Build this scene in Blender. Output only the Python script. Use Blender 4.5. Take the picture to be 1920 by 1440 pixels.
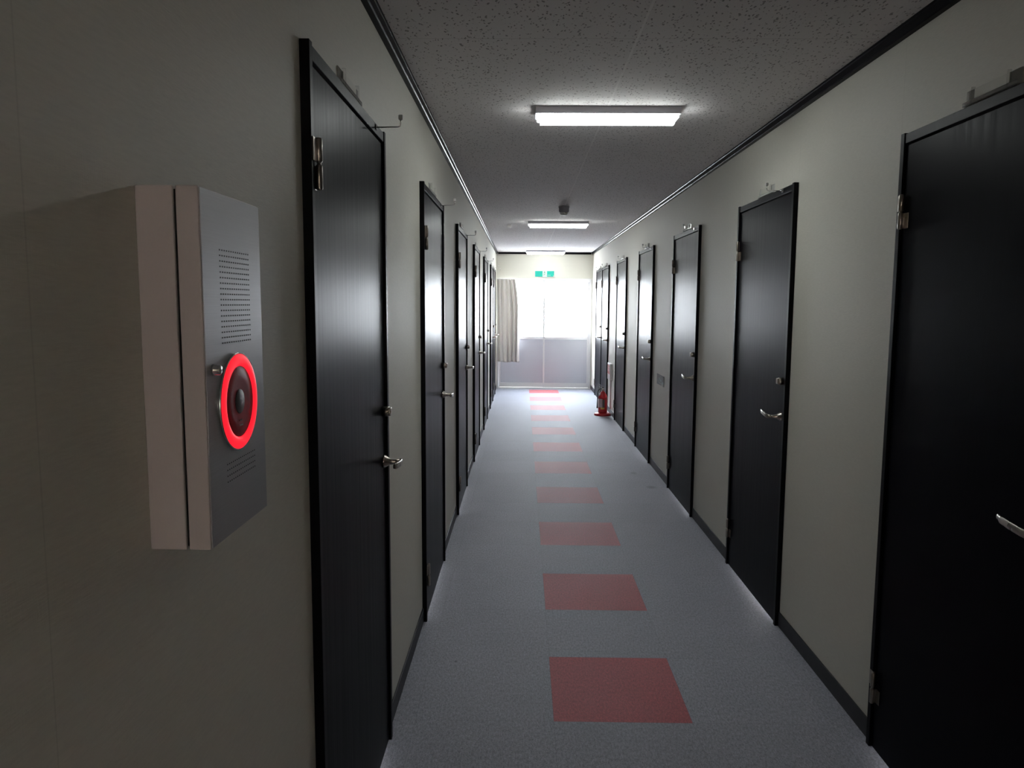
import bpy, bmesh, math, random
from mathutils import Vector, Matrix
PI = math.pi
sc = bpy.context.scene
for o in list(bpy.data.objects):
    bpy.data.objects.remove(o)
C = sc.collection

# ------------------------------------------------------------------ camera
cam_d = bpy.data.cameras.new('camera')
cam = bpy.data.objects.new('camera', cam_d); C.objects.link(cam)
pit, yaw, rol = 0.106757, 0.0133545, 0.0055868
F = Vector((-math.sin(yaw)*math.cos(pit), math.cos(yaw)*math.cos(pit), -math.sin(pit)))
R0 = Vector((math.cos(yaw), math.sin(yaw), 0))
U0 = R0.cross(F)
R1 = math.cos(rol)*R0 + math.sin(rol)*U0
U1 = -math.sin(rol)*R0 + math.cos(rol)*U0
m = Matrix((R1, U1, -F)).transposed().to_4x4()
m.translation = Vector((0, 0, 1.50078))
cam.matrix_world = m
cam_d.sensor_width = 36.0
cam_d.sensor_fit = 'HORIZONTAL'
cam_d.lens = 1414.7/1920*36.0
cam_d.clip_start = 0.02
sc.camera = cam

# ------------------------------------------------------------------ view, world, light levels
sc.view_settings.view_transform = 'Standard'
sc.view_settings.look = 'None'
sc.view_settings.gamma = 1
sc.view_settings.use_curve_mapping = False
sc.view_settings.exposure = 0.0
SKY = 50.0          # overcast sky outside the end window
LAMP = 6.8         # batten lamps
BACK = 0.45        # fill level: share of sky passed by the added rear window
w = bpy.data.worlds.new('world'); sc.world = w; w.use_nodes = True
nt = w.node_tree; nt.nodes.clear()
tc = nt.nodes.new('ShaderNodeTexCoord'); sep = nt.nodes.new('ShaderNodeSeparateXYZ')
nt.links.new(tc.outputs['Generated'], sep.inputs[0])
mr = nt.nodes.new('ShaderNodeMapRange'); mr.inputs[1].default_value = -0.15; mr.inputs[2].default_value = 0.9
nt.links.new(sep.outputs['Z'], mr.inputs[0])
mx = nt.nodes.new('ShaderNodeMix'); mx.data_type = 'RGBA'
mx.inputs[6].default_value = (0.93, 0.905, 0.895, 1); mx.inputs[7].default_value = (0.95, 1.02, 1.20, 1)
nt.links.new(mr.outputs[0], mx.inputs[0])
bg = nt.nodes.new('ShaderNodeBackground'); bg.inputs[1].default_value = SKY
out = nt.nodes.new('ShaderNodeOutputWorld')
nt.links.new(mx.outputs[2], bg.inputs[0]); nt.links.new(bg.outputs[0], out.inputs[0])

WL, WR, H = -0.462, 1.215, 2.38
Y0, Y1 = -5.0, 13.25
def portal(name, loc, rot, sx, sy):
    l = bpy.data.lights.new(name, 'AREA'); l.shape = 'RECTANGLE'; l.size = sx; l.size_y = sy
    l.cycles.is_portal = True
    o = bpy.data.objects.new(name, l); C.objects.link(o); o.location = loc; o.rotation_euler = rot
# hazy high daylight outside the end window
sl = bpy.data.lights.new('hazy_sun', 'SUN'); sl.energy = 14.0; sl.angle = 0.75; sl.color = (0.90, 0.95, 1.0)
so_ = bpy.data.objects.new('hazy_sun', sl); C.objects.link(so_)
so_.rotation_euler = Vector((0.22, -0.68, -0.70)).to_track_quat('-Z', 'Y').to_euler(); so_.location = (-3, 20, 8)
portal('window_portal', (0.377, Y1+0.16, 1.42), (-PI/2, 0, 0), 1.6, 1.0)

# ------------------------------------------------------------------ materials
def nodes(name):
    mt = bpy.data.materials.new(name); mt.use_nodes = True
    n = mt.node_tree; b = n.nodes['Principled BSDF']
    return mt, n, b
def mat(name, col, rough=0.5, metal=0.0, spec=0.5, **k):
    mt, n, b = nodes(name)
    b.inputs['Base Color'].default_value = (*col, 1)
    b.inputs['Roughness'].default_value = rough
    b.inputs['Metallic'].default_value = metal
    b.inputs['Specular IOR Level'].default_value = spec
    if 'emit' in k:
        b.inputs['Emission Color'].default_value = (*k['emit'], 1)
        b.inputs['Emission Strength'].default_value = k['es']
    if 'sheen' in k: b.inputs['Sheen Weight'].default_value = k['sheen']
    # every surface gets a faint procedural unevenness
    if k.get('var', True) and 'emit' not in k:
        t = n.nodes.new('ShaderNodeTexCoord'); no = n.nodes.new('ShaderNodeTexNoise')
        no.inputs['Scale'].default_value = k.get('vs', 60.0)
        n.links.new(t.outputs['Object'], no.inputs['Vector'])
        r = n.nodes.new('ShaderNodeMapRange'); r.inputs[3].default_value = rough*0.9; r.inputs[4].default_value = min(1, rough*1.1)
        n.links.new(no.outputs['Fac'], r.inputs[0]); n.links.new(r.outputs[0], b.inputs['Roughness'])
    return mt
def M(n, op, a, b=None, c=None):
    x = n.nodes.new('ShaderNodeMath'); x.operation = op
    for i, v in enumerate((a, b, c)):
        if v is None: continue
        if isinstance(v, (int, float)): x.inputs[i].default_value = v
        else: n.links.new(v, x.inputs[i])
    return x.outputs[0]
def mixc(n, f, a, b):
    x = n.nodes.new('ShaderNodeMix'); x.data_type = 'RGBA'
    if isinstance(f, (int, float)): x.inputs[0].default_value = f
    else: n.links.new(f, x.inputs[0])
    for i, v in ((6, a), (7, b)):
        if isinstance(v, tuple): x.inputs[i].default_value = (*v, 1)
        else: n.links.new(v, x.inputs[i])
    return x.outputs[2]
def noise(n, vec, scale, detail=2, rough=0.5):
    x = n.nodes.new('ShaderNodeTexNoise'); x.inputs['Scale'].default_value = scale
    x.inputs['Detail'].default_value = detail; x.inputs['Roughness'].default_value = rough
    n.links.new(vec, x.inputs['Vector']); return x.outputs['Fac']
def mapping(n, vec, sc_, loc=(0, 0, 0), rot=(0, 0, 0)):
    x = n.nodes.new('ShaderNodeMapping'); x.inputs['Scale'].default_value = sc_
    x.inputs['Location'].default_value = loc; x.inputs['Rotation'].default_value = rot
    n.links.new(vec, x.inputs['Vector']); return x.outputs[0]
def bump(n, b, h, strength, dist):
    x = n.nodes.new('ShaderNodeBump'); x.inputs['Strength'].default_value = strength
    x.inputs['Distance'].default_value = dist
    n.links.new(h, x.inputs['Height']); n.links.new(x.outputs[0], b.inputs['Normal'])
def band(n, v, period, off, half):
    """1 within `half` of every off + k*period"""
    a = M(n, 'DIVIDE', M(n, 'SUBTRACT', v, off), period)
    d = M(n, 'ABSOLUTE', M(n, 'SUBTRACT', a, M(n, 'ROUND', a)))
    return M(n, 'LESS_THAN', d, half/period)

def wallpaper():
    mt, n, b = nodes('wallpaper'); g = n.nodes.new('ShaderNodeNewGeometry')
    p = g.outputs['Position']; s = n.nodes.new('ShaderNodeSeparateXYZ'); n.links.new(p, s.inputs[0])
    weave = noise(n, mapping(n, p, (1, 60, 420)), 1.0, 3)
    weave2 = noise(n, mapping(n, p, (420, 420, 40)), 1.0, 2)
    hgt = M(n, 'ADD', weave, M(n, 'MULTIPLY', weave2, 0.5))
    col = mixc(n, noise(n, mapping(n, p, (1, 40, 300)), 1.0, 3), (0.62, 0.605, 0.535), (0.74, 0.725, 0.645))
    seam = band(n, s.outputs['Y'], 0.905, 3.42, 0.0012)
    col = mixc(n, M(n, 'MULTIPLY', seam, 0.16), col, (0.25, 0.24, 0.22))
    n.links.new(col, b.inputs['Base Color'])
    b.inputs['Roughness'].default_value = 0.55
    bump(n, b, hgt, 0.35, 0.0012)
    return mt
def ceiling_mat():
    mt, n, b = nodes('rock_wool_board'); g = n.nodes.new('ShaderNodeNewGeometry')
    p = g.outputs['Position']; s = n.nodes.new('ShaderNodeSeparateXYZ'); n.links.new(p, s.inputs[0])
    # short worm-shaped pits
    v = n.nodes.new('ShaderNodeTexVoronoi'); v.inputs['Scale'].default_value = 1.0
    warp = n.nodes.new('ShaderNodeTexNoise'); warp.inputs['Scale'].default_value = 30
    n.links.new(p, warp.inputs['Vector'])
    vm = n.nodes.new('ShaderNodeVectorMath'); vm.operation = 'MULTIPLY_ADD'
    n.links.new(warp.outputs['Color'], vm.inputs[0]); vm.inputs[1].default_value = (0.03, 0.03, 0)
    n.links.new(p, vm.inputs[2])
    n.links.new(mapping(n, vm.outputs[0], (95, 38, 1), rot=(0, 0, 0.5)), v.inputs['Vector'])
    pit1 = M(n, 'LESS_THAN', v.outputs['Distance'], 0.30)
    keep = M(n, 'GREATER_THAN', noise(n, p, 70, 1), 0.47)
    pits = M(n, 'MULTIPLY', pit1, keep)
    fine = noise(n, p, 900, 2)
    col = mixc(n, fine, (0.62, 0.595, 0.59), (0.72, 0.695, 0.69))
    col = mixc(n, M(n, 'MULTIPLY', pits, 0.80), col, (0.15, 0.14, 0.135))
    j1 = band(n, s.outputs['Y'], 1.87, 2.63, 0.0016)
    col = mixc(n, M(n, 'MULTIPLY', j1, 0.45), col, (0.22, 0.2, 0.2))
    j2 = band(n, s.outputs['X'], 0.91, 0.377, 0.004)
    col = mixc(n, M(n, 'MULTIPLY', j2, 0.6), col, (0.85, 0.83, 0.82))
    n.links.new(col, b.inputs['Base Color']); b.inputs['Roughness'].default_value = 0.85
    bump(n, b, M(n, 'SUBTRACT', 1.0, pits), 0.4, 0.002)
    return mt
def carpet():
    mt, n, b = nodes('carpet_tile'); g = n.nodes.new('ShaderNodeNewGeometry')
    p = g.outputs['Position']; s = n.nodes.new('ShaderNodeSeparateXYZ'); n.links.new(p, s.inputs[0])
    X, Y = s.outputs['X'], s.outputs['Y']
    inx = M(n, 'MULTIPLY', M(n, 'GREATER_THAN', X, 0.1234), M(n, 'LESS_THAN', X, 0.6234))
    fr = M(n, 'FLOORED_MODULO', M(n, 'SUBTRACT', Y, 2.581), 1.0)
    iny = M(n, 'LESS_THAN', fr, 0.5)
    red = M(n, 'MULTIPLY', inx, iny)
    f1 = M(n, 'ADD', M(n, 'MULTIPLY', noise(n, mapping(n, p, (260, 190, 1)), 1.0, 3, 0.7), 0.5), M(n, 'MULTIPLY', noise(n, mapping(n, p, (130, 55, 1)), 1.0, 3, 0.75), 0.5))
    f1 = M(n, 'ADD', 0.5, M(n, 'MULTIPLY', M(n, 'SUBTRACT', f1, 0.5), 2.4)); f1 = M(n, 'MINIMUM', M(n, 'MAXIMUM', f1, 0.0), 1.0)
    f2 = noise(n, p, 6, 3)
    cx = M(n, 'FLOOR', M(n, 'DIVIDE', M(n, 'SUBTRACT', X, 0.1234), 0.5))
    cy = M(n, 'FLOOR', M(n, 'DIVIDE', M(n, 'SUBTRACT', Y, 2.581), 0.5))
    wn = n.nodes.new('ShaderNodeTexWhiteNoise'); wn.noise_dimensions = '2D'
    cb = n.nodes.new('ShaderNodeCombineXYZ'); n.links.new(cx, cb.inputs[0]); n.links.new(cy, cb.inputs[1])
    n.links.new(cb.outputs[0], wn.inputs['Vector'])
    grey = mixc(n, f1, (0.08, 0.085, 0.104), (0.64, 0.662, 0.775))
    redc = mixc(n, f1, (0.18, 0.028, 0.034), (0.84, 0.17, 0.19))
    col = mixc(n, red, grey, redc)
    val = M(n, 'ADD', M(n, 'MULTIPLY', wn.outputs['Value'], 0.07), M(n, 'ADD', 0.86, M(n, 'MULTIPLY', f2, 0.14)))
    j = M(n, 'MAXIMUM', band(n, X, 0.5, 0.1234, 0.0015), band(n, Y, 0.5, 2.581, 0.0015))
    val = M(n, 'MULTIPLY', val, M(n, 'SUBTRACT', 1.0, M(n, 'MULTIPLY', j, 0.16)))
    for (sx, sy, rx, ry, a) in ((1.00, 6.62, 0.035, 0.05, 0.35), (1.07, 6.10, 0.05, 0.06, 0.45), (-0.27, 3.03, 0.008, 0.012, 0.6)):
        dx = M(n, 'DIVIDE', M(n, 'SUBTRACT', X, sx), rx); dy = M(n, 'DIVIDE', M(n, 'SUBTRACT', Y, sy), ry)
        d = M(n, 'ADD', M(n, 'MULTIPLY', dx, dx), M(n, 'MULTIPLY', dy, dy))
        spot = M(n, 'MULTIPLY', M(n, 'MAXIMUM', M(n, 'SUBTRACT', 1.0, d), 0.0), a)
        val = M(n, 'MULTIPLY', val, M(n, 'SUBTRACT', 1.0, spot))
    vm = n.nodes.new('ShaderNodeVectorMath'); vm.operation = 'SCALE'
    n.links.new(col, vm.inputs[0]); n.links.new(val, vm.inputs['Scale'])
    n.links.new(vm.outputs[0], b.inputs['Base Color'])
    b.inputs['Roughness'].default_value = 0.60
    b.inputs['Specular IOR Level'].default_value = 0.45
    b.inputs['Sheen Tint'].default_value = (0.9, 0.94, 1.0, 1)
    b.inputs['Sheen Weight'].default_value = 0.25; b.inputs['Sheen Roughness'].default_value = 0.5
    bump(n, b, f1, 0.6, 0.002)
    return mt
def woodgrain():
    mt, n, b = nodes('dark_wood_laminate'); t = n.nodes.new('ShaderNodeTexCoord'); p = t.outputs['Object']
    g1 = noise(n, mapping(n, p, (1, 95, 0.7)), 1.0, 4, 0.65)
    g2 = noise(n, mapping(n, p, (1, 520, 5)), 1.0, 2, 0.6)
    col = mixc(n, g1, (0.0030, 0.0029, 0.0048), (0.0080, 0.0076, 0.0125))
    n.links.new(col, b.inputs['Base Color'])
    r = M(n, 'ADD', 0.22, M(n, 'MULTIPLY', g1, 0.26))
    n.links.new(r, b.inputs['Roughness'])
    b.inputs['IOR'].default_value = 1.10
    bump(n, b, M(n, 'ADD', g1, M(n, 'MULTIPLY', g2, 0.5)), 0.14, 0.0007)
    return mt
def frosted():
    mt = bpy.data.materials.new('frosted_glass'); mt.use_nodes = True; n = mt.node_tree; n.nodes.clear()
    o = n.nodes.new('ShaderNodeOutputMaterial'); t = n.nodes.new('ShaderNodeBsdfTransparent')
    t.inputs[0].default_value = (0.86, 0.89, 0.90, 1)
    tl = n.nodes.new('ShaderNodeBsdfTranslucent'); tl.inputs[0].default_value = (0.9, 0.92, 0.93, 1)
    gl = n.nodes.new('ShaderNodeBsdfGlossy'); gl.inputs['Roughness'].default_value = 0.1
    m1 = n.nodes.new('ShaderNodeMixShader'); m1.inputs[0].default_value = 0.3
    m2 = n.nodes.new('ShaderNodeMixShader'); m2.inputs[0].default_value = 0.06
    no = n.nodes.new('ShaderNodeTexNoise'); no.inputs['Scale'].default_value = 300
    bp = n.nodes.new('ShaderNodeBump'); bp.inputs['Strength'].default_value = 0.3
    n.links.new(no.outputs['Fac'], bp.inputs['Height']); n.links.new(bp.outputs[0], gl.inputs['Normal'])
    n.links.new(t.outputs[0], m1.inputs[1]); n.links.new(tl.outputs[0], m1.inputs[2])
    n.links.new(m1.outputs[0], m2.inputs[1]); n.links.new(gl.outputs[0], m2.inputs[2])
    n.links.new(m2.outputs[0], o.inputs[0])
    return mt
def acrylic(name, tint, op):
    mt = bpy.data.materials.new(name); mt.use_nodes = True; n = mt.node_tree; n.nodes.clear()
    o = n.nodes.new('ShaderNodeOutputMaterial'); t = n.nodes.new('ShaderNodeBsdfTransparent')
    t.inputs[0].default_value = (*tint, 1)
    pr = n.nodes.new('ShaderNodeBsdfPrincipled'); pr.inputs['Base Color'].default_value = (0.7, 0.7, 0.68, 1)
    pr.inputs['Roughness'].default_value = 0.08
    fr = n.nodes.new('ShaderNodeFresnel'); fr.inputs[0].default_value = 1.45
    no = n.nodes.new('ShaderNodeTexNoise'); no.inputs['Scale'].default_value = 40
    m1 = n.nodes.new('ShaderNodeMixShader')
    f = M(n, 'ADD', fr.outputs[0], M(n, 'MULTIPLY', no.outputs['Fac'], op))
    n.links.new(f, m1.inputs[0]); n.links.new(t.outputs[0], m1.inputs[1]); n.links.new(pr.outputs[0], m1.inputs[2])
    n.links.new(m1.outputs[0], o.inputs[0])
    return mt
def fabric():
    mt, n, b = nodes('curtain_cloth'); t = n.nodes.new('ShaderNodeTexCoord'); p = t.outputs['Object']
    f = noise(n, mapping(n, p, (400, 400, 60)), 1.0, 2)
    n.links.new(mixc(n, f, (0.62, 0.59, 0.56), (0.78, 0.75, 0.72)), b.inputs['Base Color'])
    b.inputs['Roughness'].default_value = 0.85
    b.inputs['Transmission Weight'].default_value = 0.0
    bump(n, b, f, 0.3, 0.001)
    tr = n.nodes.new('ShaderNodeBsdfTranslucent'); tr.inputs[0].default_value = (0.5, 0.48, 0.45, 1)
    ms = n.nodes.new('ShaderNodeMixShader'); ms.inputs[0].default_value = 0.12
    o = n.nodes['Material Output']
    n.links.new(b.outputs[0], ms.inputs[1]); n.links.new(tr.outputs[0], ms.inputs[2]); n.links.new(ms.outputs[0], o.inputs[0])
    return mt
def brushed():
    mt, n, b = nodes('brushed_grey_metal'); t = n.nodes.new('ShaderNodeTexCoord'); p = t.outputs['Object']
    g = noise(n, mapping(n, p, (1, 6, 900)), 1.0, 2)
    n.links.new(mixc(n, g, (0.36, 0.36, 0.38), (0.46, 0.46, 0.48)), b.inputs['Base Color'])
    b.inputs['Metallic'].default_value = 0.55
    n.links.new(M(n, 'ADD', 0.33, M(n, 'MULTIPLY', g, 0.12)), b.inputs['Roughness'])
    return mt

MW = wallpaper(); MC = ceiling_mat(); MF = carpet(); MD = woodgrain(); MG = frosted()
M_frame = mat('dark_door_frame', (0.004, 0.0038, 0.0055), 0.40, spec=0.3)
M_frame.node_tree.nodes['Principled BSDF'].inputs['IOR'].default_value = 1.22
M_trim = mat('dark_trim', (0.008, 0.007, 0.010), 0.26)
M_trim.node_tree.nodes['Principled BSDF'].inputs['IOR'].default_value = 1.1
M_base = mat('dark_vinyl', (0.014, 0.013, 0.018), 0.5)
M_metal = mat('satin_nickel', (0.50, 0.47, 0.42), 0.28, 1.0)
M_hinge = mat('hinge_nickel', (0.34, 0.31, 0.28), 0.33, 1.0)
M_chrome = mat('chrome', (0.8, 0.8, 0.8), 0.12, 1.0)
M_dark = mat('gap_shade_black', (0.006, 0.006, 0.006), 0.6)  # flat black for the shade inside the cabinet gap and slots
M_white = mat('white_paint', (0.62, 0.58, 0.575), 0.42)
M_plas = mat('white_plastic', (0.72, 0.71, 0.70), 0.4)
M_lampbody = mat('lamp_body_white', (0.50, 0.50, 0.55), 0.45)
M_alu = mat('pale_aluminium_sash', (0.76, 0.76, 0.77), 0.4)
M_panel = mat('sash_panel', (0.55, 0.565, 0.62), 0.5)
M_red = mat('extinguisher_red', (0.42, 0.008, 0.016), 0.30)
M_black = mat('black_rubber', (0.012, 0.012, 0.014), 0.5)
M_green = mat('sign_green', (0.006, 0.40, 0.30), 0.5)
M_card = mat('white_card', (0.62, 0.61, 0.54), 0.6)
M_lamp = mat('lamp_diffuser', (0.9, 0.9, 0.9), 0.4, emit=(0.95, 1.0, 0.98), es=LAMP*3.2)
M_ring = mat('red_light_ring', (0.3, 0.006, 0.010), 0.5, spec=0.25, emit=(1.0, 0.016, 0.034), es=1.0)
M_disc = mat('dark_red_acrylic', (0.42, 0.006, 0.020), 0.4, spec=0.2)
M_cloth = fabric(); M_brush = brushed(); M_acr = acrylic('clear_acrylic', (0.975, 0.975, 0.97), 0.05)
M_sheet = acrylic('thin_pale_film', (0.96, 1.0, 0.985), 0.05)

# ------------------------------------------------------------------ mesh helpers
def box(bm, lo, hi, bev=0.0, seg=2):
    t = bmesh.new()
    bmesh.ops.create_cube(t, size=1)
    c = [(a+b)/2 for a, b in zip(lo, hi)]; d = [abs(b-a) for a, b in zip(lo, hi)]
    for v in t.verts: v.co = Vector((c[i]+v.co[i]*d[i] for i in range(3)))
    if bev > 0: bmesh.ops.bevel(t, geom=t.edges[:], offset=min(bev, min(d)*0.45), segments=seg, affect='EDGES', profile=0.5)
    merge(bm, t)
def merge(bm, t):
    me = bpy.data.meshes.new('t'); t.to_mesh(me); t.free(); bm.from_mesh(me); bpy.data.meshes.remove(me)
def lathe(bm, prof, axis='Z', org=(0, 0, 0), n=28, smooth=True):
    """prof: list of (r, h) along the axis"""
    org = Vector(org); rings = []
    for r, h in prof:
        ring = []
        for k in range(n if r > 1e-6 else 1):
            a = 2*PI*k/n; c, s = r*math.cos(a), r*math.sin(a)
            v = {'Z': (c, s, h), 'X': (h, c, s), 'Y': (s, h, c)}[axis]
            ring.append(bm.verts.new(org+Vector(v)))
        rings.append(ring)
    for A, B in zip(rings, rings[1:]):
        for k in range(n):
            a = [A[k % len(A)], A[(k+1) % len(A)], B[(k+1) % len(B)], B[k % len(B)]]
            u = []
            for x in a:
                if x not in u: u.append(x)
            if len(u) >= 3:
                f = bm.faces.new(u); f.smooth = smooth
    for ring, in ((rings[0],), (rings[-1],)):
        if len(ring) > 2: bm.faces.new(ring)
def tube(bm, pts, rad, n=10, flat=None):
    """swept tube through pts; rad a number or list; flat scales one axis"""
    pts = [Vector(p) for p in pts]; rings = []
    rad = rad if isinstance(rad, (list, tuple)) else [rad]*len(pts)
    up = Vector((0, 0, 1))
    for i, p in enumerate(pts):
        t = (pts[min(i+1, len(pts)-1)]-pts[max(i-1, 0)]).normalized()
        s = t.cross(up)
        if s.length < 1e-3: s = t.cross(Vector((0, 1, 0)))
        s.normalize(); u = s.cross(t).normalized()
        fs, fu = flat if flat else (1, 1)
        rings.append([bm.verts.new(p+rad[i]*(fs*math.cos(2*PI*k/n)*s+fu*math.sin(2*PI*k/n)*u)) for k in range(n)])
    for A, B in zip(rings, rings[1:]):
        for k in range(n):
            f = bm.faces.new((A[k], A[(k+1) % n], B[(k+1) % n], B[k])); f.smooth = True
    bm.faces.new(rings[0]); bm.faces.new(rings[-1])
def obj(name, bm, m, parent=None, loc=None):
    bmesh.ops.recalc_face_normals(bm, faces=bm.faces[:])
    me = bpy.data.meshes.new(name); bm.to_mesh(me); bm.free()
    me.materials.append(m)
    o = bpy.data.objects.new(name, me); C.objects.link(o)
    if parent: o.parent = parent
    if loc: o.location = loc
    return o
def tag(o, label=None, cat=None, group=None, kind=None):
    if label: o['label'] = label
    if cat: o['category'] = cat
    if group: o['group'] = group
    if kind: o['kind'] = kind
    return o
def empty(name, loc, rz=0):
    o = bpy.data.objects.new(name, None); C.objects.link(o); o.empty_display_size = 0.05
    o.location = loc; o.rotation_euler = (0, 0, rz); return o
def copy_tree(o, parent=None):
    c = o.copy(); C.objects.link(c)
    if parent: c.parent = parent
    for ch in [x for x in bpy.data.objects if x.parent == o]: copy_tree(ch, c)
    return c
def B(): return bmesh.new()

# ------------------------------------------------------------------ room shell
DW, DH = 0.87, 2.035
FAR = [2.475, 4.29, 6.10, 7.905, 9.72, 11.52, 12.40]       # far edge of each door frame
SP = [(f-DW, f) for f in FAR]
def long_wall(name, x0, x1):
    bm = B(); y = Y0
    for a, b in SP:
        if a-y > 0.001: box(bm, (x0, y, 0), (x1, a, H))
        box(bm, (x0, a, DH), (x1, b, H)); y = b
    box(bm, (x0, y, 0), (x1, Y1+0.12, H))
    bmesh.ops.remove_doubles(bm, verts=bm.verts[:], dist=1e-5)
    return tag(obj(name, bm, MW), kind='structure')
long_wall('wall_left', WL-0.12, WL); long_wall('wall_right', WR, WR+0.12)
bm = B(); box(bm, (WL-0.12, Y0-0.12, -0.1), (WR+0.12, Y1+0.14, 0)); tag(obj('floor', bm, MF), kind='structure')
bm = B(); box(bm, (WL-0.12, Y0-0.12, H), (WR+0.12, Y1+0.14, H+0.1)); tag(obj('ceiling', bm, MC), kind='structure')
WX0, WX1, WZ1 = -0.435, 1.188, 1.905
bm = B()
box(bm, (WL, Y1, WZ1), (WR, Y1+0.12, H)); box(bm, (WL, Y1, 0), (WX0, Y1+0.12, WZ1)); box(bm, (WX1, Y1, 0), (WR, Y1+0.12, WZ1))
tag(obj('wall_back', bm, MW), kind='structure')
# the corridor's other end, behind the photographer: a wall with an added window for fill light
bm = B(); fx0, fx1, fz0, fz1 = -0.1, 0.85, 0.9, 1.9
for lo, hi in (((WL, Y0-.12, 0), (WR, Y0, fz0)), ((WL, Y0-.12, fz1), (WR, Y0, H)), ((WL, Y0-.12, fz0), (fx0, Y0, fz1)), ((fx1, Y0-.12, fz0), (WR, Y0, fz1))):
    box(bm, lo, hi)
tag(obj('wall_front', bm, MW), kind='structure')
portal('rear_portal', ((fx0+fx1)/2, Y0-0.13, (fz0+fz1)/2), (PI/2, 0, 0), fx1-fx0, fz1-fz0)
fill_win = tag(empty('rear_fill_window', ((fx0+fx1)/2, Y0-0.06, fz0)), 'added unseen window giving fill light from the other end of the corridor', 'window', kind='structure')
def rect_frame(bm, x0, x1, z0, z1, y0, y1, t):
    box(bm, (x0, y0, z0), (x0+t, y1, z1)); box(bm, (x1-t, y0, z0), (x1, y1, z1))
    box(bm, (x0+t, y0, z0), (x1-t, y1, z0+t)); box(bm, (x0+t, y0, z1-t), (x1-t, y1, z1))
hw = (fx1-fx0)/2
bm = B(); rect_frame(bm, -hw, hw, 0, fz1-fz0, -0.03, 0.03, 0.03); obj('window_frame', bm, M_alu, fill_win)
fill_blind_m = bpy.data.materials.new('rear_fill_blind'); fill_blind_m.use_nodes = True; n = fill_blind_m.node_tree; n.nodes.clear()  # added translucent sheet, its colour sets the fill light from behind
_o = n.nodes.new('ShaderNodeOutputMaterial'); _t = n.nodes.new('ShaderNodeBsdfTranslucent')
_t.inputs[0].default_value = (BACK*1.06, BACK*0.98, BACK*0.90, 1); n.links.new(_t.outputs[0], _o.inputs[0])
bm = B(); box(bm, (-hw+.03, -0.004, .03), (hw-.03, 0.004, fz1-fz0-.03)); obj('fill_blind', bm, fill_blind_m, fill_win)

# cornice
def prism_y(bm, prof, y0, y1):
    a = [bm.verts.new((x, y0, z)) for x, z in prof]; b = [bm.verts.new((x, y1, z)) for x, z in prof]
    k = len(prof)
    for i in range(k): bm.faces.new((a[i], a[(i+1) % k], b[(i+1) % k], b[i]))
    bm.faces.new(a); bm.faces.new(b)
def prism_x(bm, prof, x0, x1):
    a = [bm.verts.new((x0, y, z)) for y, z in prof]; b = [bm.verts.new((x1, y, z)) for y, z in prof]
    k = len(prof)
    for i in range(k): bm.faces.new((a[i], a[(i+1) % k], b[(i+1) % k], b[i]))
    bm.faces.new(a); bm.faces.new(b)
cp = [(0, 0), (0, -0.034), (0.019, -0.034), (0.023, -0.031), (0.026, -0.010), (0.029, -0.007), (0.030, 0)]
bm = B(); prism_y(bm, [(WL+x, H+z) for x, z in cp], Y0, Y1); tag(obj('trim_1', bm, M_trim), 'dark ceiling trim along the left wall', 'trim', kind='structure')
bm = B(); prism_y(bm, [(WR-x, H+z) for x, z in cp], Y0, Y1); tag(obj('trim_2', bm, M_trim), 'dark ceiling trim along the right wall', 'trim', kind='structure')
bm = B(); prism_x(bm, [(Y1-x, H+z) for x, z in cp], WL+0.032, WR-0.032); tag(obj('trim_3', bm, M_trim), 'dark ceiling trim along the end wall', 'trim', kind='structure')
# baseboards, interrupted by the doors
def baseboard(name, x0, x1):
    bm = B(); y = Y0
    for a, b in SP:
        if a-y > 0.02: box(bm, (x0, y, 0), (x1, a-0.001, 0.07), 0.0015)
        y = b+0.001
    box(bm, (x0, y, 0), (x1, Y1, 0.07), 0.0015)
    tag(obj(name, bm, M_base), kind='structure')
baseboard('baseboard_left', WL, WL+0.006); baseboard('baseboard_right', WR-0.006, WR)

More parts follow.
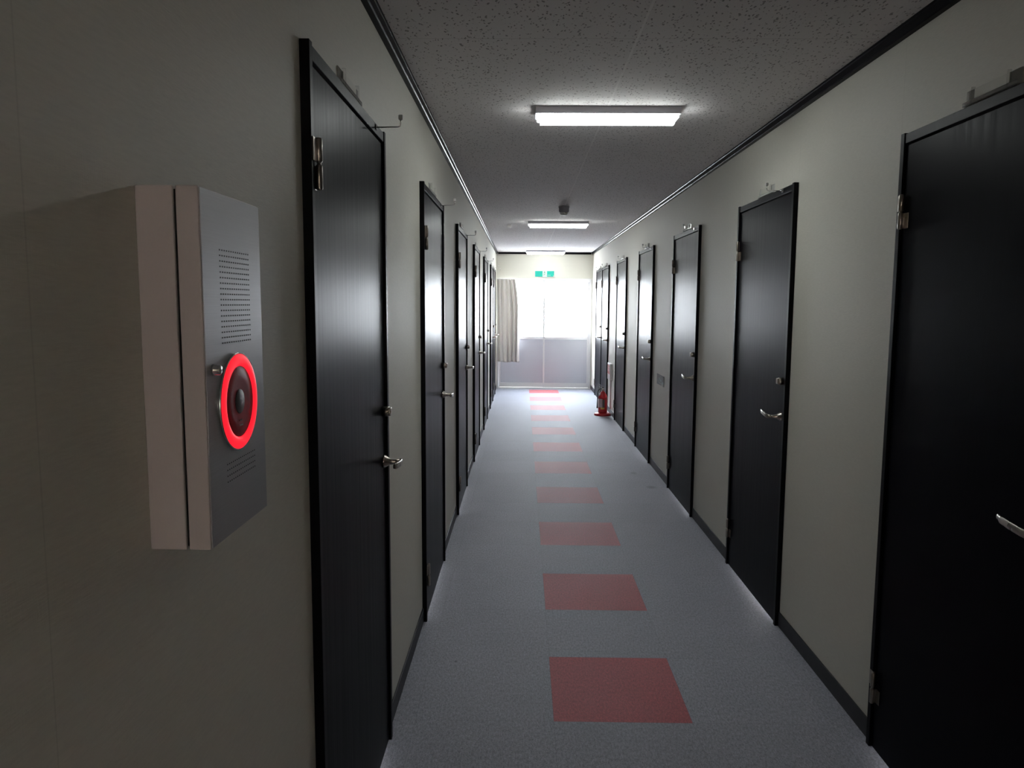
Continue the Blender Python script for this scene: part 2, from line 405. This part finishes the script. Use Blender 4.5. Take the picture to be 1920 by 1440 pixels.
# ------------------------------------------------------------------ doors (local: x out of the wall, hinge at -y, latch at +y)
def make_door():
    root = empty('door_1', (0, 0, 0)); h = DW/2
    fd, ft = 0.021, 0.023
    bm = B(); box(bm, (-0.10, -h+0.0005, 0), (fd, -h+ft, DH+0.003), 0.0012); obj('jamb', bm, M_frame, root)
    bm = B(); box(bm, (-0.10, h-ft, 0), (fd, h-0.0005, DH+0.003), 0.0012); obj('jamb', bm, M_frame, root)
    bm = B(); box(bm, (-0.10, -h+ft, DH-0.030), (fd-0.003, h-ft, DH-0.0005), 0.0012)
    # door stop behind the leaf
    box(bm, (-0.055, -h+ft, 0), (-0.040, -h+ft+0.012, DH-0.030)); box(bm, (-0.055, h-ft-0.012, 0), (-0.040, h-ft, DH-0.030))
    box(bm, (-0.055, -h+ft, DH-0.042), (-0.040, h-ft, DH-0.030))
    obj('door_frame_head', bm, M_frame, root)
    bm = B(); box(bm, (-0.026, -h+ft+0.003, 0.004), (0.012, h-ft-0.003, DH-0.036), 0.0008)
    leaf = obj('door_leaf', bm, MD, root)
    for z in (0.163, 1.738):
        bm = B(); y = -h+0.037; kx = 0.0265
        lathe(bm, [(0, 0), (0.0055, 0.001), (0.0075, 0.004), (0.0075, 0.050), (0.0062, 0.0525), (0.0045, 0.0535), (0.0045, 0.0575), (0.0062, 0.0585), (0.0078, 0.061), (0.0078, 0.105), (0.0058, 0.109), (0, 0.110)], 'Z', (kx, y, z), 20)
        box(bm, (0.0122, y+0.0005, z+0.003), (kx, y+0.0035, z+0.051), 0.0008)       # leaf flag, low
        box(bm, (0.0122, y+0.0005, z+0.003), (0.0142, y+0.024, z+0.051), 0.0008)
        box(bm, (0.0212, -h+0.006, z+0.058), (0.0240, y, z+0.107), 0.0008)           # frame flag, high
        box(bm, (0.0125, y-0.012, z+0.058), (kx-0.003, y-0.009, z+0.107), 0.0008)
        hg = obj('hinge', bm, M_hinge, root)
    # lever handle
    hy, hz = h-0.060, 0.985
    bm = B(); lathe(bm, [(0, 0.0122), (0.021, 0.0122), (0.0215, 0.015), (0.020, 0.018), (0.0155, 0.025), (0.0115, 0.032), (0.0085, 0.048), (0.0072, 0.064), (0, 0.066)], 'X', (0, hy, hz), 24)
    hd = obj('handle', bm, M_metal, root)
    bm = B()
    pts = [(0.060, hy+0.006, hz), (0.068, hy+0.003, hz+0.001), (0.073, hy-0.008, hz+0.001), (0.074, hy-0.030, hz+0.002), (0.0735, hy-0.070, hz+0.005), (0.071, hy-0.105, hz+0.008), (0.067, hy-0.126, hz+0.011)]
    tube(bm, pts, [0.006, 0.0085, 0.010, 0.010, 0.010, 0.0095, 0.0070], 12, (0.36, 1.0))
    obj('lever', bm, M_metal, hd)
    # key cylinder with a flat turn piece
    bm = B(); lz = 1.150
    lathe(bm, [(0, 0.0122), (0.0165, 0.0122), (0.0165, 0.030), (0.0150, 0.032), (0, 0.032)], 'X', (0, hy, lz), 24)
    box(bm, (0.031, hy-0.0135, lz-0.0135), (0.040, hy+0.0135, lz+0.0135), 0.003)
    box(bm, (0.0398, hy-0.001, lz-0.006), (0.0404, hy+0.001, lz+0.006))
    obj('lock', bm, M_metal, root)
    # swing hook on the head of the frame, latch side
    bm = B(); ky = h-0.150; kz = DH-0.012
    box(bm, (fd-0.003, ky-0.010, kz-0.008), (fd+0.001, ky+0.010, kz+0.008), 0.001)
    tube(bm, [(fd-0.001, ky, kz), (fd+0.030, ky, kz+0.0005), (fd+0.064, ky, kz+0.001), (fd+0.070, ky, kz+0.004), (fd+0.072, ky, kz+0.012), (fd+0.072, ky, kz+0.022)], 0.0022, 8)
    hk = obj('hook', bm, M_chrome, root)
    bm = B(); box(bm, (fd+0.066, ky-0.0055, kz+0.021), (fd+0.079, ky+0.0055, kz+0.036), 0.003)
    obj('hook_tip', bm, M_plas, hk)
    return root
door = make_door()
ordl = ['nearest to the camera', 'second', 'third', 'fourth', 'fifth', 'sixth', 'last before the end window']
k = 0
for side in ('left', 'right'):
    for i, (a, b) in enumerate(SP):
        k += 1
        d = door if k == 1 else copy_tree(door)
        d.name = 'door_%d' % k
        yc = (a+b)/2
        d.location = (WL, yc, 0) if side == 'left' else (WR, yc, 0)
        d.rotation_euler = (0, 0, 0 if side == 'left' else PI)
        lab = ('black wood-grain door on the %s wall, ' % side) + (ordl[i] if i in (0, 6) else ordl[i]+' along from the camera')
        tag(d, lab, 'door', 'corridor doors', 'structure')

# name plates over the doors
def make_plate():
    r = empty('name_plate', (0, 0, 0))
    bm = B(); L = 0.115
    box(bm, (0.0005, -L, 0.0), (0.003, L, 0.042), 0.0008)
    box(bm, (0.003, -L, 0.0), (0.014, L, 0.003), 0.0008)
    box(bm, (0.011, -L, 0.003), (0.014, L, 0.012), 0.0008)
    box(bm, (0.003, -0.078, 0.003), (0.014, -0.075, 0.046), 0.0006); box(bm, (0.003, 0.075, 0.003), (0.014, 0.078, 0.046), 0.0006)
    obj('clear_holder', bm, M_acr, r)
    bm = B(); box(bm, (0.0045, -0.073, 0.0035), (0.0065, 0.073, 0.040), 0.0004)
    obj('card', bm, M_card, r)
    return r
plate = make_plate(); first = True
for side in ('left', 'right'):
    for i, (a, b) in enumerate(SP):
        p = plate if first else copy_tree(plate); first = False
        p.location = (WL if side == 'left' else WR, (a+b)/2, DH+0.004)
        p.rotation_euler = (0, 0, 0 if side == 'left' else PI)
        where = ['nearest', 'second', 'third', 'fourth', 'fifth', 'sixth', 'farthest'][i]
        tag(p, 'clear name plate holder above the %s door on the %s wall' % (where, side), 'name plate', 'name plate holders above the doors')

# ------------------------------------------------------------------ fire alarm cabinet on the left wall
BY0, BY1, BZ0, BZ1 = 0.909, 1.113, 1.192, 1.638
cab = tag(empty('fire_alarm_cabinet', (WL, (BY0+BY1)/2, BZ0)), 'white metal fire alarm cabinet with a glowing red ring on the left wall', 'fire alarm box')
hwid = (BY1-BY0)/2; hz = BZ1-BZ0
bm = B(); box(bm, (0.0, -hwid, 0), (0.045, hwid, hz), 0.0012); obj('cabinet_body', bm, M_white, cab)
bm = B(); box(bm, (0.045, -hwid+0.004, 0.004), (0.0485, hwid-0.004, hz-0.004)); obj('gap_shade', bm, M_dark, cab)  # black strip stands for the shade in the gap behind the door
bm = B(); box(bm, (0.0485, -hwid, 0), (0.0755, hwid, hz), 0.0015, 3); dr = obj('cabinet_door', bm, M_white, cab)
bm = B(); box(bm, (0.0755, -hwid+0.0015, 0.0015), (0.0772, hwid-0.0015, hz-0.0015), 0.0006); fp = obj('front_plate', bm, M_brush, dr)
fp['label'] = 'brushed grey metal front'
FX = 0.0772
def cab_y(y): return y-(BY0+BY1)/2
def grille(y0, y1, z0, z1, rows, cols, slot):
    bm = B()
    for r in range(rows):
        for c in range(cols):
            y = cab_y(y0+(y1-y0)*c/(cols-1)); z = z0+(z1-z0)*r/(rows-1)-BZ0
            # thin black block paints the shade in the mouth of a slot
            box(bm, (FX-0.0001, y-slot[0]/2, z-slot[1]/2), (FX+0.0002, y+slot[0]/2, z+slot[1]/2))
    return bm
obj('speaker_slots', grille(0.964, 1.063, 1.4475, 1.566, 18, 14, (0.0030, 0.0018)), M_dark, dr)
obj('speaker_slots', grille(0.966, 1.065, 1.265, 1.2885, 4, 16, (0.0026, 0.0016)), M_dark, dr)
bm = B(); ly, lz = cab_y(0.931), 1.416-BZ0
lathe(bm, [(0, FX), (0.0075, FX), (0.0075, FX+0.003), (0.0062, FX+0.0045), (0.0062, FX+0.009), (0.005, FX+0.010), (0, FX+0.010)], 'X', (0, ly, lz), 22)
kl = obj('key_lock', bm, M_chrome, dr)
ry, rz_ = cab_y(1.010), 1.3665-BZ0
bm = B(); prof = []
lathe(bm, [(0.0500, FX-0.0005), (0.0655, FX-0.0005), (0.0668, FX+0.0015), (0.0655, FX+0.0030), (0.0640, FX+0.0022), (0.0500, FX+0.0010)], 'X', (0, ry, rz_), 56)
bz = obj('bezel', bm, M_chrome, dr); 
bm = B()
NS, NR = 56, 12; rings = []
for i in range(NS):
    a = 2*PI*i/NS; ring = []
    for j in range(NR):
        t = 2*PI*j/NR; rr = 0.0562+0.0082*math.cos(t); x = FX+0.0026+0.0022*math.sin(t)
        ring.append(bm.verts.new((x, ry+rr*math.cos(a), rz_+rr*math.sin(a))))
    rings.append(ring)
for i in range(NS):
    for j in range(NR):
        f = bm.faces.new((rings[i][j], rings[(i+1) % NS][j], rings[(i+1) % NS][(j+1) % NR], rings[i][(j+1) % NR])); f.smooth = True
lr = obj('light_ring', bm, M_ring, dr); lr['label'] = 'glowing red ring'
bm = B(); lathe(bm, [(0, FX), (0.0485, FX), (0.0485, FX+0.0020), (0.047, FX+0.0030), (0.030, FX+0.0026), (0.018, FX+0.0022), (0, FX+0.0022)], 'X', (0, ry, rz_), 56)
bt = obj('push_cover', bm, M_disc, dr)
bt['label'] = 'dark red round cover'
bm = B(); lathe(bm, [(0, FX+0.0018), (0.0165, FX+0.0018), (0.0165, FX+0.0026), (0.0158, FX+0.0030), (0, FX+0.0030)], 'X', (0, ry, rz_), 36)
obj('push_button', bm, M_black, dr)['label'] = 'black round button'
M_mark = mat('pale_print', (0.45, 0.30, 0.31), 0.6)
bm = B()
for (dy, dz, w_, h_) in ((0.0, -0.026, 0.010, 0.0022), (0.001, -0.0325, 0.013, 0.0020)):
    for q in range(4):
        y = ry+dy+(q-1.5)*w_/4
        box(bm, (FX+0.0020, y-w_/10, rz_+dz-h_/2), (FX+0.0032, y+w_/10, rz_+dz+h_/2))
obj('print', bm, M_mark, dr)

# ------------------------------------------------------------------ ceiling lamps
def make_lamp():
    r = empty('ceiling_lamp', (0, 0, 0))
    bm = B(); L = 0.326; D = 0.065
    prof = [(-D, 0), (D, 0), (D-0.004, -0.030), (-D+0.004, -0.030)]
    prism_x(bm, prof, -L, L); obj('lamp_body', bm, M_lampbody, r)
    bm = B()
    # milky cover with rounded underside
    pf = [(-0.055, -0.030)]+[(0.055*math.sin(-PI/2+PI*i/10)*(1 if abs(i-5) > 4 else 1), -0.043-0.024*math.cos(-PI/2+PI*i/10)) for i in range(11)]+[(0.055, -0.030)]
    prism_x(bm, pf, -L+0.022, L-0.022); obj('diffuser', bm, M_lamp, r)
    for s in (-1, 1):
        bm = B(); x0, x1 = sorted((s*(L-0.022), s*(L-0.008)))
        box(bm, (x0, -0.050, -0.046), (x1, 0.050, -0.030), 0.003); obj('end_cap', bm, M_lamp, r)
    return r
lamp = make_lamp()
for i, y in enumerate((3.56, 8.31, 12.78)):
    l = lamp if i == 0 else copy_tree(lamp)
    l.location = (0.379, y, H)
    tag(l, ['short white batten ceiling lamp nearest to the camera', 'short white batten ceiling lamp just past the smoke detector', 'short white batten ceiling lamp against the end wall above the exit sign'][i], 'ceiling lamp', 'ceiling lamps along the corridor')

# smoke detector, small ceiling box
det = tag(empty('smoke_detector', (0.371, 7.02, H)), 'small round smoke detector with a pale tip on the ceiling before the second lamp', 'smoke detector')
bm = B(); lathe(bm, [(0, 0), (0.050, 0), (0.050, -0.012), (0.047, -0.016), (0.047, -0.046), (0.040, -0.054), (0, -0.054)], 'Z', (0, 0, 0), 28)
obj('detector_base', bm, mat('detector_grey', (0.30, 0.30, 0.34), 0.5), det)  # shade on the base is put into its grey
bm = B()
for k3 in range(3):
    a = k3*2*PI/3+PI/2+PI
    cx, cy = 0.027*math.cos(a), 0.027*math.sin(a)
    lathe(bm, [(0, -0.054), (0.013, -0.054), (0.013, -0.062), (0.009, -0.067), (0, -0.068)], 'Z', (cx, cy, 0), 12)
lathe(bm, [(0, -0.054), (0.034, -0.054), (0.030, -0.072), (0.018, -0.080), (0, -0.081)], 'Z', (0, 0, 0), 20)
obj('detector_lens', bm, M_plas, det)
cb_ = tag(empty('ceiling_sensor', (-0.155, 8.72, H)), 'tiny white rectangular sensor on the ceiling left of the second lamp', 'sensor')
bm = B(); box(bm, (-0.022, -0.03, -0.022), (0.022, 0.03, 0), 0.003); obj('sensor_case', bm, M_plas, cb_)
bm = B(); lathe(bm, [(0, -0.022), (0.010, -0.022), (0.008, -0.027), (0, -0.028)], 'Z', (0, 0, 0), 14); obj('sensor_lens', bm, M_plas, cb_)

# ------------------------------------------------------------------ exit sign on the end wall
sg = tag(empty('exit_sign', (0.379, Y1, 1.958)), 'green and white exit sign with a running figure on the end wall', 'exit sign')
bm = B(); box(bm, (-0.172, -0.016, -0.004), (0.172, 0, 0.106), 0.002); obj('sign_case', bm, M_plas, sg)
bm = B(); box(bm, (-0.165, -0.0175, 0.002), (-0.036, -0.0158, 0.100)); obj('green_panel', bm, M_green, sg)
bm = B(); box(bm, (0.041, -0.0175, 0.002), (0.165, -0.0158, 0.100)); obj('green_panel', bm, M_green, sg)
bm = B(); box(bm, (-0.036, -0.0175, 0.002), (0.041, -0.0158, 0.100)); obj('pictogram_panel', bm, mat('pale_green_white', (0.62, 0.82, 0.66), 0.5), sg)
# running figure
bm = B(); yy = -0.0185
lathe(bm, [(0, yy-0.0008), (0.008, yy-0.0008), (0.008, yy+0.0008), (0, yy+0.0008)], 'Y', (0.000, 0, 0.086), 16)
def limb(p, q_, w_):
    tube(bm, [(p[0], yy, p[1]), (q_[0], yy, q_[1])], w_, 8, (0.18, 1.0) if abs(p[0]-q_[0]) > abs(p[1]-q_[1]) else (1.0, 0.18))
limb((-0.003, 0.076), (0.006, 0.046), 0.006); limb((0.006, 0.047), (0.022, 0.030), 0.0042); limb((0.022, 0.031), (0.033, 0.012), 0.0036)
limb((0.005, 0.047), (-0.008, 0.034), 0.0042); limb((-0.008, 0.034), (-0.024, 0.032), 0.0034)
limb((-0.002, 0.072), (-0.018, 0.060), 0.003); limb((-0.001, 0.072), (0.016, 0.064), 0.003); limb((0.016, 0.064), (0.022, 0.052), 0.0026)
obj('running_figure', bm, mat('dark_green_print', (0.03, 0.16, 0.11), 0.5), sg)
bm = B()
for q in range(4):
    x = 0.052+q*0.014
    box(bm, (x, -0.0179, 0.018), (x+0.0022, -0.0174, 0.034)); box(bm, (x, -0.0179, 0.031), (x+0.009, -0.0174, 0.034)); box(bm, (x, -0.0179, 0.018), (x+0.009, -0.0174, 0.0205))
obj('white_lettering', bm, M_plas, sg); bm = B(); box(bm, (0.150, -0.0179, 0.006), (0.163, -0.0174, 0.020))
obj('white_corner_mark', bm, M_plas, sg)

# ------------------------------------------------------------------ glazed sliding exit at the end
win = tag(empty('window_1', (0, Y1, 0)), 'bright sliding frosted window with pale lower panels at the corridor end', 'window', kind='structure')
bm = B(); rect_frame(bm, WX0, WX1, 0.0, WZ1, 0.0, 0.11, 0.022)
box(bm, (WX0-0.012, -0.006, 0), (WX0+0.010, 0, WZ1+0.012)); box(bm, (WX1-0.010, -0.006, 0), (WX1+0.012, 0, WZ1+0.012)); box(bm, (WX0+0.01, -0.006, WZ1-0.010), (WX1-0.01, 0, WZ1+0.012))
obj('window_frame', bm, M_alu, win)
def sash(x0, x1, y0, y1):
    z0, z1, zr = 0.024, WZ1-0.024, 0.915
    bm = B(); s = 0.030
    box(bm, (x0, y0, z0), (x0+s, y1, z1), 0.002); box(bm, (x1-s, y0, z0), (x1, y1, z1), 0.002)
    box(bm, (x0+s, y0, z0), (x1-s, y1, z0+0.075), 0.002); box(bm, (x0+s, y0, z1-0.012), (x1-s, y1, z1), 0.001)
    box(bm, (x0+s, y0, zr-0.045), (x1-s, y1, zr), 0.002)
    so = obj('sash', bm, M_alu, win)
    ym = (y0+y1)/2
    bm = B(); box(bm, (x0+s, ym-0.002, zr), (x1-s, ym+0.002, z1-0.012)); obj('pane', bm, MG, so)
    bm = B(); box(bm, (x0+s, ym-0.006, z0+0.075), (x1-s, ym+0.006, zr-0.045)); obj('lower_panel', bm, M_panel, so)
    return so
s1 = sash(WX0+0.023, 0.392, 0.058, 0.088); s2 = sash(0.362, WX1-0.023, 0.022, 0.052)
bm = B(); box(bm, (0.369, 0.006, 0.775), (0.385, 0.022, 0.825), 0.004); obj('window_latch', bm, M_alu, s2)
bm = B(); box(bm, (WX0+0.01, -0.02, 0), (WX1-0.01, 0.0, 0.012), 0.003); obj('sill', bm, M_alu, win)
# outside: a concrete landing
bm = B(); box(bm, (-3, Y1+0.14, -0.35), (4, Y1+6, -0.12)); tag(obj('ground', bm, mat('pale_concrete', (0.45, 0.45, 0.44), 0.9)), kind='structure')

# curtain rail and curtain
bm = B(); box(bm, (WL+0.004, -0.058+Y1, 1.918), (WR-0.01, -0.036+Y1, 1.930), 0.003)
for x in (-0.40, 0.377, 1.15): box(bm, (x-0.006, -0.04+Y1, 1.921), (x+0.006, Y1, 1.937), 0.002)
tag(obj('curtain_rail', bm, M_plas), 'slim white curtain rail above the end window', 'curtain rail')
cu = tag(empty('curtain', (0, Y1-0.06, 0)), 'grey beige pleated curtain drawn to the left of the end window', 'curtain')
bm = B(); NX, NZ = 150, 46; random.seed(4); grid = []
ztop, zbot = 1.917, 0.475
for j in range(NZ+1):
    t = j/NZ; z = ztop+(zbot-ztop)*t; row = []
    a = min(1, t/0.12)
    wl = -0.445; wr = -0.125+0.075*math.sin(min(1, t*2.6)*PI/2)*(0.75+0.25*t)
    for i in range(NX+1):
        s = i/NX
        su = s+0.018*math.sin(5*s+3*t)*a
        ph = 2*PI*(4.6*su+0.5*su*su)+0.7*math.sin(2.4*t+s*5)
        depth = (0.008+0.034*a*(0.62+0.38*math.sin(8*s+1.4*t+1)))*math.sin(ph)
        depth += 0.004*(1-a)*math.sin(2*PI*20*s)
        x = wl+(wr-wl)*s+0.006*a*math.sin(2*ph)
        y = -0.004+depth-0.02*t*math.sin(PI*s)*0.4
        zz = z
        if t > 0.94: zz += 0.006*math.sin(11*s)
        row.append(bm.verts.new((x, y, zz)))
    grid.append(row)
for j in range(NZ):
    for i in range(NX):
        f = bm.faces.new((grid[j][i], grid[j][i+1], grid[j+1][i+1], grid[j+1][i])); f.smooth = True
co = obj('curtain_cloth', bm, M_cloth, cu)
sm = co.modifiers.new('thick', 'SOLIDIFY'); sm.thickness = 0.0018
for q in range(7):
    bm = B(); x = -0.43+q*0.047; lathe(bm, [(0.0045, -0.002), (0.0065, -0.002), (0.0065, 0.002), (0.0045, 0.002), (0.0045, -0.002)], 'Y', (x, 0.012, 1.917), 12); obj('curtain_hook', bm, M_plas, cu)

# ------------------------------------------------------------------ fire extinguisher by the right wall
EX, EY = 1.092, 10.13
ex = tag(empty('fire_extinguisher', (EX, EY, 0.0362)), 'red fire extinguisher standing on a round red stand by the right wall', 'fire extinguisher')
st = tag(empty('extinguisher_stand', (EX, EY, 0)), 'round red stand on the carpet under the fire extinguisher', 'stand')
bm = B(); lathe(bm, [(0, 0), (0.113, 0), (0.116, 0.006), (0.108, 0.022), (0.090, 0.034), (0.074, 0.036), (0, 0.036)], 'Z', (0, 0, 0), 40)
obj('stand_base', bm, M_red, st)
bm = B(); lathe(bm, [(0, 0.0), (0.055, 0.0), (0.060, 0.006), (0.061, 0.02), (0.061, 0.200), (0.063, 0.203), (0.063, 0.208), (0.058, 0.222), (0.046, 0.250), (0.031, 0.276), (0.022, 0.285), (0.020, 0.292), (0, 0.292)], 'Z', (0, 0, 0), 36)
obj('cylinder', bm, M_red, ex)
def curved_label(a0, a1, z0, z1, r, name, m):
    bm = B(); n_ = 14; A = []; Bv = []; Ci = []; Di = []
    for i in range(n_+1):
        a = a0+(a1-a0)*i/n_
        for lst, rr, z in ((A, r, z0), (Bv, r, z1), (Ci, r-0.0008, z0), (Di, r-0.0008, z1)):
            lst.append(bm.verts.new((rr*math.cos(a), rr*math.sin(a), z)))
    for i in range(n_):
        bm.faces.new((A[i], A[i+1], Bv[i+1], Bv[i])); bm.faces.new((Ci[i], Di[i], Di[i+1], Ci[i+1]))
        bm.faces.new((A[i], Ci[i], Ci[i+1], A[i+1])); bm.faces.new((Bv[i], Bv[i+1], Di[i+1], Di[i]))
    return obj(name, bm, m, ex)
curved_label(-2.75, -1.75, 0.075, 0.190, 0.0618, 'paper_label', mat('grey_pink_label', (0.40, 0.32, 0.34), 0.5))
curved_label(-1.72, -1.25, 0.075, 0.180, 0.0618, 'paper_label', mat('dark_grey_label', (0.10, 0.10, 0.10), 0.5))
curved_label(-2.15, -1.25, 0.052, 0.072, 0.0618, 'paper_label', mat('yellow_label', (0.48, 0.40, 0.08), 0.5))
bm = B(); lathe(bm, [(0, 0.292), (0.013, 0.292), (0.013, 0.312), (0.017, 0.314), (0.017, 0.330), (0, 0.332)], 'Z', (0, 0, 0), 20)
obj('valve', bm, M_metal, ex)
bm = B(); tube(bm, [(-0.012, 0, 0.330), (0.02, 0, 0.335), (0.075, 0, 0.345), (0.095, 0, 0.338)], [0.008, 0.009, 0.008, 0.006], 10, (1.0, 0.5))
tube(bm, [(-0.012, 0, 0.335), (0.02, 0, 0.352), (0.085, 0, 0.378)], [0.007, 0.008, 0.006], 10, (1.0, 0.5))
for o_ in (): pass
lv = obj('squeeze_grip', bm, M_black, ex); lv.rotation_euler = (0, 0, 2.2)
bm = B(); tube(bm, [(-0.010, 0, 0.322), (-0.034, -0.006, 0.330), (-0.052, -0.010, 0.316), (-0.063, -0.012, 0.285), (-0.070, -0.010, 0.245), (-0.072, -0.006, 0.15), (-0.073, -0.004, 0.06)], [0.007, 0.007, 0.007, 0.007, 0.007, 0.0075, 0.010], 12)
obj('hose', bm, M_black, ex)
bm = B(); lathe(bm, [(0.010, 0), (0.0135, 0.002), (0.0135, 0.004), (0.010, 0.006), (0.010, 0)], 'X', (-0.02, -0.016, 0.345), 16)
obj('safety_pin', bm, M_chrome, ex)
bm = B(); box(bm, (-0.056, -0.030, 0.236), (-0.026, -0.027, 0.262), 0.001)
tgx = obj('tag', bm, M_plas, ex)

# white box with a red notice, cable cover to the floor, on the right wall above the extinguisher
bx = tag(empty('extinguisher_sign', (WR, 10.27, 0.47)), 'white notice box with a red face, glare mixed into its colour, on the right wall behind the extinguisher', 'sign')
bm = B(); box(bm, (-0.035, -0.14, 0), (0, 0.14, 0.225), 0.004); obj('sign_box', bm, M_plas, bx)
bm = B(); box(bm, (-0.0362, -0.12, 0.08), (-0.0348, 0.12, 0.205), 0.0004); obj('red_notice', bm, mat('glare_paled_red', (0.55, 0.17, 0.16), 0.5), bx)  # red print made paler, with the glare put into its colour
for q in range(3):
    bm = B(); cy = 0.075-q*0.075
    for (dy0, dy1, dz0, dz1) in ((-.022, .022, .165, .170), (-.003, .003, .115, .178), (-.022, .022, .138, .142), (-.022, -.017, .115, .142), (.017, .022, .115, .142)):
        box(bm, (-0.0366, cy+dy0, dz0), (-0.0361, cy+dy1, dz1))
    obj('white_lettering', bm, M_plas, bx)
bm = B(); box(bm, (WR-0.016, 10.25, 0.071), (WR, 10.285, 0.468), 0.003)
tag(obj('cable_cover', bm, M_plas), 'white vertical cable cover running from the notice box down the right wall', 'cable cover')

# pale sticker on the right wall between the third and fourth doors
sk = tag(empty('wall_sticker', (WR, 6.61, 0.79)), 'pale greenish sticker on the right wall between the third and fourth doors', 'sticker')
bm = B(); box(bm, (-0.0010, -0.175, 0), (0, 0.175, 0.092), 0.0004); obj('film', bm, M_sheet, sk)
bm = B(); M_pm = mat('grey_green_print', (0.42, 0.52, 0.49), 0.6)
for (y, z, w_, h_) in ((-0.11, 0.030, 0.07, 0.014), (-0.03, 0.045, 0.05, 0.018), (0.05, 0.050, 0.06, 0.022), (0.12, 0.036, 0.03, 0.016), (-0.02, 0.020, 0.20, 0.005)):
    box(bm, (-0.0015, y-w_/2, z-h_/2), (-0.0009, y+w_/2, z+h_/2))
obj('print', bm, M_pm, sk)
